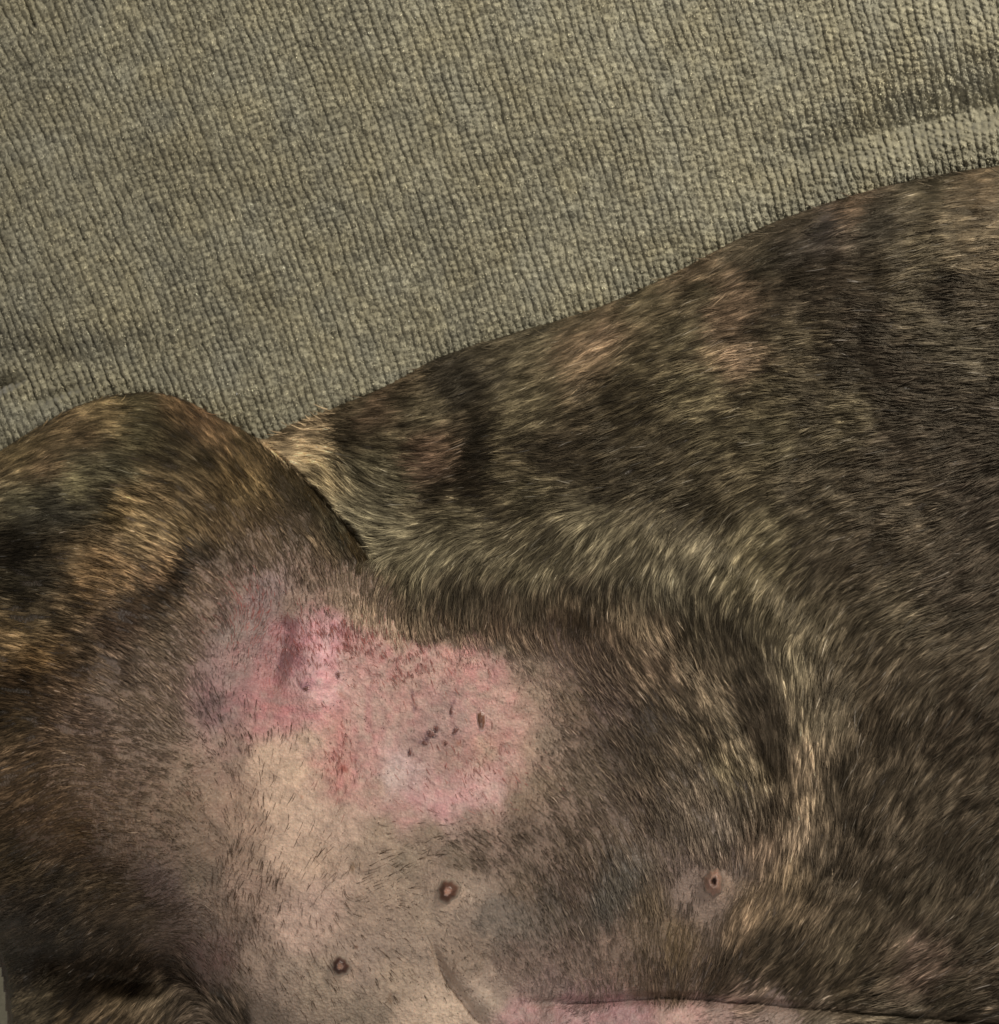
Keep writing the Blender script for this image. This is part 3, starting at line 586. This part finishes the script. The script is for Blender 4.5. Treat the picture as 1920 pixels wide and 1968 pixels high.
# ------------------------------------------------------------------ coat
def comb(u, v, L, lift, npt, seed, wander=0.11, clump=0.10, curl=0.0, z_off=-0.4, z_lock=0.0, outward=0.0, free=False):
    """trace strands over the skin, following the lie of the coat"""
    r = np.random.default_rng(seed)
    N = len(u); pos = np.zeros((N, npt, 3))
    a0 = r.normal(0, wander, N) + clump * noise(u, v, 11, seed + 1) + 0.12 * noise(u, v, 34, seed + 2)
    bend = r.normal(0, 0.16, N) + 0.15 * noise(u, v, 14, seed + 5) + curl
    uu, vv = u.copy(), v.copy()
    z = samp(Zs, uu, vv) + z_off
    pos[:, 0] = W3(uu, vv, z)
    stepL = L / (npt - 1)
    for k in range(1, npt):
        d = samp(DIR, uu, vv); t_ = k / (npt - 1)
        if outward:
            d = d + outward * t_ * samp(OUTN, uu, vv); d = d / np.linalg.norm(d, axis=1, keepdims=True)
        ang = a0 + bend * (t_ - 0.4)
        c, s = np.cos(ang), np.sin(ang)
        zc = samp(Zs, uu, vv)
        un = uu + (d[:, 0] * c - d[:, 1] * s) * stepL; vn = vv + (d[:, 0] * s + d[:, 1] * c) * stepL
        zn = samp(Zs, un, vn)
        # shorten the step where the skin is steep, so strands keep their length
        sl = np.sqrt(1 + ((zn - zc) / stepL) ** 2); f = 1 / np.clip(sl, 1, 4) if not free else np.ones(len(uu))
        un = uu + (un - uu) * f; vn = vv + (vn - vv) * f
        zn = samp(Zs, un, vn)
        zn = zn + L * lift * (t_ ** 0.8) * 1.0 + z_lock * lsamp(LOCK, un, vn)
        zn = np.maximum(zn, z - stepL * 0.9) if not free else np.maximum(np.maximum(zn, z + stepL * (0.35 - 0.6 * t_)), -5)
        uu, vv, z = un, vn, zn
        pos[:, k] = W3(uu, vv, z)
    return pos
def scatter(n, dens_fn, seed, box=(-194, 1194, 130, 1224)):
    r = np.random.default_rng(seed)
    u = r.uniform(box[0], box[1], n); v = r.uniform(box[2], box[3], n)
    keep = (samp(dEdge, u, v) > 0.5) & (r.uniform(0, 1, n) < dens_fn(u, v))
    return u[keep], v[keep]
GZv, GZu = np.gradient(Zs, GS)
AREA = np.clip(np.sqrt(1 + GZu ** 2 + GZv ** 2), 1, 3.0) / 3.0 
# coat: dense hair
def dens_coat(u, v):
    d = samp(DEN, u, v)
    return samp(AREA, u, v) * 2.4 * sstep(0.22, 1.0, d) ** 1.2
u, v = scatter(1130000, dens_coat, 71)
N = len(u); print('coat strands', N)
r = np.random.default_rng(72)
L = 0.88 * samp(LEN, u, v) * np.clip(r.normal(1, 0.25, N), 0.35, 1.8)
dn = samp(DEN, u, v)
lift = r.uniform(0.05, 0.20, N) * (0.7 + 0.5 * noise(u, v, 16, 75)) 
pos = comb(u, v, L, lift, 5, 73, z_lock=0.55)
# colour: neighbours mix, locks lighter or darker, strands banded
dd = samp(DIR, u, v); al = r.normal(0, 5.0, N); ac = r.normal(0, 1.8, N)
ju = u + dd[:, 0] * al - dd[:, 1] * ac; jv = v + dd[:, 1] * al + dd[:, 0] * ac
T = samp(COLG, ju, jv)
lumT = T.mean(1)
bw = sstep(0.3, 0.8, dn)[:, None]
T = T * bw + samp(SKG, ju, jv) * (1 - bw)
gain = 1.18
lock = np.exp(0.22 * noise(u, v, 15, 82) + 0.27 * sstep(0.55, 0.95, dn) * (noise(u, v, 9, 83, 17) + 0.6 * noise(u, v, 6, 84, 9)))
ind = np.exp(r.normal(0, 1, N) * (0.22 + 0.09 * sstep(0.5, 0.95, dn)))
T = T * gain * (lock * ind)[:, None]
# over thin coat the strands are darker than the skin that shows between them
T = T * (0.74 + 0.26 * sstep(0.5, 0.95, dn))[:, None]
pale = (r.uniform(0, 1, N) < 0.012)
T = np.where(pale[:, None], T * 1.7 + 0.05, T)
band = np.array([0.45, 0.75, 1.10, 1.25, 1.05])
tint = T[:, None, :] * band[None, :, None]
uu_ = pos[..., 0] / S; vv_ = pos[..., 1] / S; pz = pos[..., 2] / S
fpp = H / (H - pz)
lk = lsamp(LOCK, CX + uu_ * fpp, CY - vv_ * fpp)
tint = tint * np.exp((0.34 + 0.12 * sstep(0.6, 0.95, dn))[:, None] * np.clip(lk, -2.2, 2.4))[..., None]  # highlights and shade along the locks painted into the strand colour
rad = np.array([0.46, 0.50, 0.46, 0.34, 0.07])[None] * (r.uniform(0.7, 1.2, N) * (0.52 + 0.48 * sstep(0.3, 0.9, dn)))[:, None] * S
strands('coat', pos, rad, tint, m_hair, dog)

# longer guard hairs that stand off the outline
_gy, _gx = np.gradient(dSil, GS)
OUTN = -np.stack([_gx, _gy], -1) / (np.hypot(_gx, _gy)[..., None] + 1e-6)
def dens_rim(u, v):
    return (samp(dSil, u, v) < 12) * 0.45 + 0.0
u, v = scatter(90000, dens_rim, 171)
N = len(u); r = np.random.default_rng(172)
L = r.uniform(7, 19, N)
pos = comb(u, v, L, r.uniform(0.02, 0.15, N), 5, 173, wander=0.22, outward=0.55, free=True)
T = samp(COLG, u + r.normal(0, 5, N), v + 6) * 1.5 * np.exp(r.normal(0, 0.4, N))[:, None]
rad = np.array([0.45, 0.45, 0.38, 0.26, 0.06])[None] * r.uniform(0.6, 1.1, N)[:, None] * S
strands('guard_hair', pos, rad, np.repeat(T[:, None], 5, 1), m_hair, dog)

# stubble on the clipped belly
def dens_stub(u, v):
    d = samp(DEN, u, v)
    return np.clip(0.06 + 1.7 * d, 0, 1) * (1 - sstep(0.42, 0.6, d)) * (0.55 + 0.6 * noise(u, v, 16, 91))
u, v = scatter(125000, dens_stub, 92)
N = len(u); r = np.random.default_rng(93)
u2 = u; L = np.clip(samp(LEN, u, v) * r.lognormal(-0.45, 0.45, N), 0.8, 8)
dt = np.random.default_rng(95).uniform(0, 1, N) < 0.45
L = np.where(dt, 1.3, L)
pos = comb(u, v, L, r.uniform(0.15, 0.5, N), 3, 94, wander=0.4, z_off=-0.2)
T = samp(SKG, u, v) * 0.5 * np.exp(r.normal(0, 0.4, N))[:, None]
T = np.where((r.uniform(0, 1, N) < 0.22)[:, None], T * 3.4, T)
dot = dt
rad = np.array([0.27, 0.24, 0.07])[None] * r.uniform(0.5, 1.15, N)[:, None] * S * np.where(dot, 1.25, 0.85)[:, None]
T[dot] = hexlin('3a2820') * 0.8
strands('stubble', pos, rad, np.repeat(T[:, None], 3, 1), m_hair, dog)

# scattered longer dark hairs over the pale groin
u_, v_ = [], []
r = np.random.default_rng(101)
for (x, y, sx, sy, n) in [(470, 1640, 35, 90, 420), (560, 1560, 60, 110, 130), (640, 1690, 60, 60, 110), (520, 1730, 50, 60, 160), (440, 1780, 50, 50, 260), (760, 1690, 60, 40, 160),
                          (720, 1850, 90, 60, 260), (500, 1400, 50, 15, 90), (400, 1380, 40, 60, 200), (600, 1880, 100, 50, 180), (830, 1620, 60, 25, 70)]:
    n = int(n * 0.45)
    u_.append(r.normal(x * K, sx * K, n)); v_.append(r.normal(y * K, sy * K, n))
u = np.concatenate(u_); v = np.concatenate(v_)
N = len(u); L = r.uniform(5, 17, N)
pos = comb(u, v, L, r.uniform(0.03, 0.12, N), 6, 102, wander=0.14, clump=0.1, curl=0.15)
T = hexlin('3a2a20')[None] * r.uniform(0.5, 1.8, N)[:, None]
rad = np.array([0.30, 0.40, 0.40, 0.33, 0.22, 0.06])[None] * r.uniform(0.25, 0.62, N)[:, None] * S
strands('groin_hair', pos, rad, np.repeat(T[:, None], 6, 1), m_hair, dog)

u_, v_ = [], []
r = np.random.default_rng(141)
for (x, y, sx, sy, n) in [(720, 1235, 75, 28, 420), (640, 1215, 40, 20, 160), (560, 1230, 25, 35, 160), (800, 1290, 60, 30, 130), (660, 1440, 25, 45, 110), (480, 1170, 40, 40, 260), (900, 1480, 70, 50, 160)]:
    u_.append(r.normal(x * K, sx * K, n)); v_.append(r.normal(y * K, sy * K, n))
u = np.concatenate(u_); v = np.concatenate(v_); N = len(u)
pos = comb(u, v, r.uniform(4, 12, N), r.uniform(0.02, 0.10, N), 5, 142, wander=0.2, clump=0.25, curl=0.1)
T = hexlin('7a4a46')[None] * r.uniform(0.7, 2.2, N)[:, None]
rad = np.array([0.15, 0.25, 0.25, 0.20, 0.05])[None] * r.uniform(0.4, 1.0, N)[:, None] * S
strands('fine_hair', pos, rad, np.repeat(T[:, None], 5, 1), m_hair, dog)
r = np.random.default_rng(151)
N = 2600
FA = np.array(FOLDs); tq = r.uniform(0.05, 0.99, N) * (len(FA) - 1.01); iq = tq.astype(int); fq = (tq - iq)[:, None]
pq = FA[iq] * (1 - fq) + FA[iq + 1] * fq
off_ = r.uniform(-2, 13, N)
u = pq[:, 0] - 0.72 * off_; v = pq[:, 1] + 0.68 * off_
pos = comb(u, v, r.uniform(9, 20, N), r.uniform(0.03, 0.12, N), 5, 152, wander=0.12, curl=0.10, z_off=0.3)
T = hexlin('3a3020')[None] * np.exp(r.normal(0, 0.5, N))[:, None]
rad = np.array([0.45, 0.5, 0.45, 0.32, 0.06])[None] * r.uniform(0.6, 1.1, N)[:, None] * S
strands('fold_hair', pos, rad, np.repeat(T[:, None], 5, 1), m_hair, dog)

# ------------------------------------------------------------------ nipples and scab
m_nip, nt, b = newmat('nipple_skin')
a = attr(nt, 'tint'); nt.links.new(a.outputs['Color'], b.inputs['Base Color'])
b.inputs['Roughness'].default_value = 0.38; b.inputs['Subsurface Weight'].default_value = 0.1; b.inputs['Subsurface Scale'].default_value = 0.002
def nub(name, x, y, rx, ry, h, rot, lean, cols, seed, pit=0.0, mat=None, dark_side=2.6, irr=0.08):
    r = np.random.default_rng(seed)
    n, m = 40, 22
    u0, v0 = x * K, y * K
    th = np.linspace(0, 2 * np.pi, n, endpoint=False)
    V = []; C = []
    for j in range(m):
        q = j / (m - 1)                        # 0 centre .. 1 rim
        prof = (1 - q ** 2.0) ** 1.3 - pit * math.exp(-(q / 0.26) ** 2) * 0.8
        rr = q * (1 + irr * np.sin(3 * th + seed) + 0.8 * irr * np.sin(7 * th + 2 * seed) + 0.5 * irr * np.sin(2 * th - seed))
        du = rr * rx * K * np.cos(th); dv = rr * ry * K * np.sin(th)
        c, s = math.cos(math.radians(rot)), math.sin(math.radians(rot))
        uu = u0 + du * c - dv * s + lean[0] * K * (1 - q); vv = v0 + du * s + dv * c + lean[1] * K * (1 - q)
        z = samp(Zs, uu, vv) - 0.35 + (0.5 if name == 'scab' else 0.0) + h * prof + 0.25 * noise(uu, vv, 2.0, seed)
        V.append(W3(uu, vv, z))
        k = min(q * 1.0, 1.0)
        sk_ = (samp(SKG, uu, vv).mean(0) * gain_skin * 0.95 / 0.95)
        cc = hexlin(cols[0]) * (1 - sstep(0.12, 0.42, k)) + hexlin(cols[1]) * sstep(0.12, 0.42, k) * (1 - sstep(0.6, 0.95, k)) + sk_ * sstep(0.6, 0.95, k)
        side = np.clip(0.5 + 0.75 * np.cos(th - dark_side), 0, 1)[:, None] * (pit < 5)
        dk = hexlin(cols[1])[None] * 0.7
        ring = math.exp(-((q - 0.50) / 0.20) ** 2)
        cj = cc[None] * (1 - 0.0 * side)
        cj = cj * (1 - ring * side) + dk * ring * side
        C.append(cj * (1 + 0.12 * r.normal(0, 1, (n, 1))))
    V = np.array(V).reshape(-1, 3); C = np.array(C).reshape(-1, 3)
    F = [(j * n + i, j * n + (i + 1) % n, (j + 1) * n + (i + 1) % n, (j + 1) * n + i) for j in range(m - 1) for i in range(n)]
    me = bpy.data.meshes.new(name); me.from_pydata(V.tolist(), [], F); me.update()
    me.polygons.foreach_set('use_smooth', [True] * len(F))
    at = me.attributes.new('tint', 'FLOAT_COLOR', 'POINT')
    c4 = np.ones((len(V), 4), np.float32); c4[:, :3] = np.clip(C, 0.003, 1); at.data.foreach_set('color', c4.ravel())
    me.materials.append(mat or m_nip)
    return link(bpy.data.objects.new(name, me), dog)
o = nub('nipple', 862, 1712, 22, 26, 9, 20, (-3, 2), ('a07868', '5c4036', '6e5040'), 3, 0.35); o['label'] = 'round dark brown nipple'
o = nub('nipple', 1371, 1696, 20, 32, 9, 5, (1, -2), ('2a1610', '96786a', '644638'), 5, 0.9); o['label'] = 'oval pale nipple with a dark slit'
o = nub('nipple', 655, 1856, 20, 20, 7, 0, (-2, 2), ('94705e', '48302a', '6a5240'), 7, 0.5); o['label'] = 'small nipple with a dark edge'
sc_c = ('5c3a2c', '74503f', '8a6254')
nub('scab', 925, 1384, 9, 21, 2.4, -6, (0, 0), sc_c, 9, 0.2, irr=0.07)
for q, (x, y, rx, ry, rt) in enumerate([(829, 1411, 9, 7, 20), (816, 1428, 6, 5, 60), (839, 1401, 4, 6, 0), (876, 1404, 8, 4, -50), (867, 1366, 3, 9, 8), (788, 1446, 3.5, 7, 5), (857, 1429, 4, 4, 0), (650, 1297, 4, 6, -20), (588, 1324, 6, 5, 0)]):
    nub('scab', x, y, rx, ry, 1.9, rt, (0, 0), ('6a4844', '74504a', '8e6864'), 21 + q, 0.1, irr=0.28)
print('done')
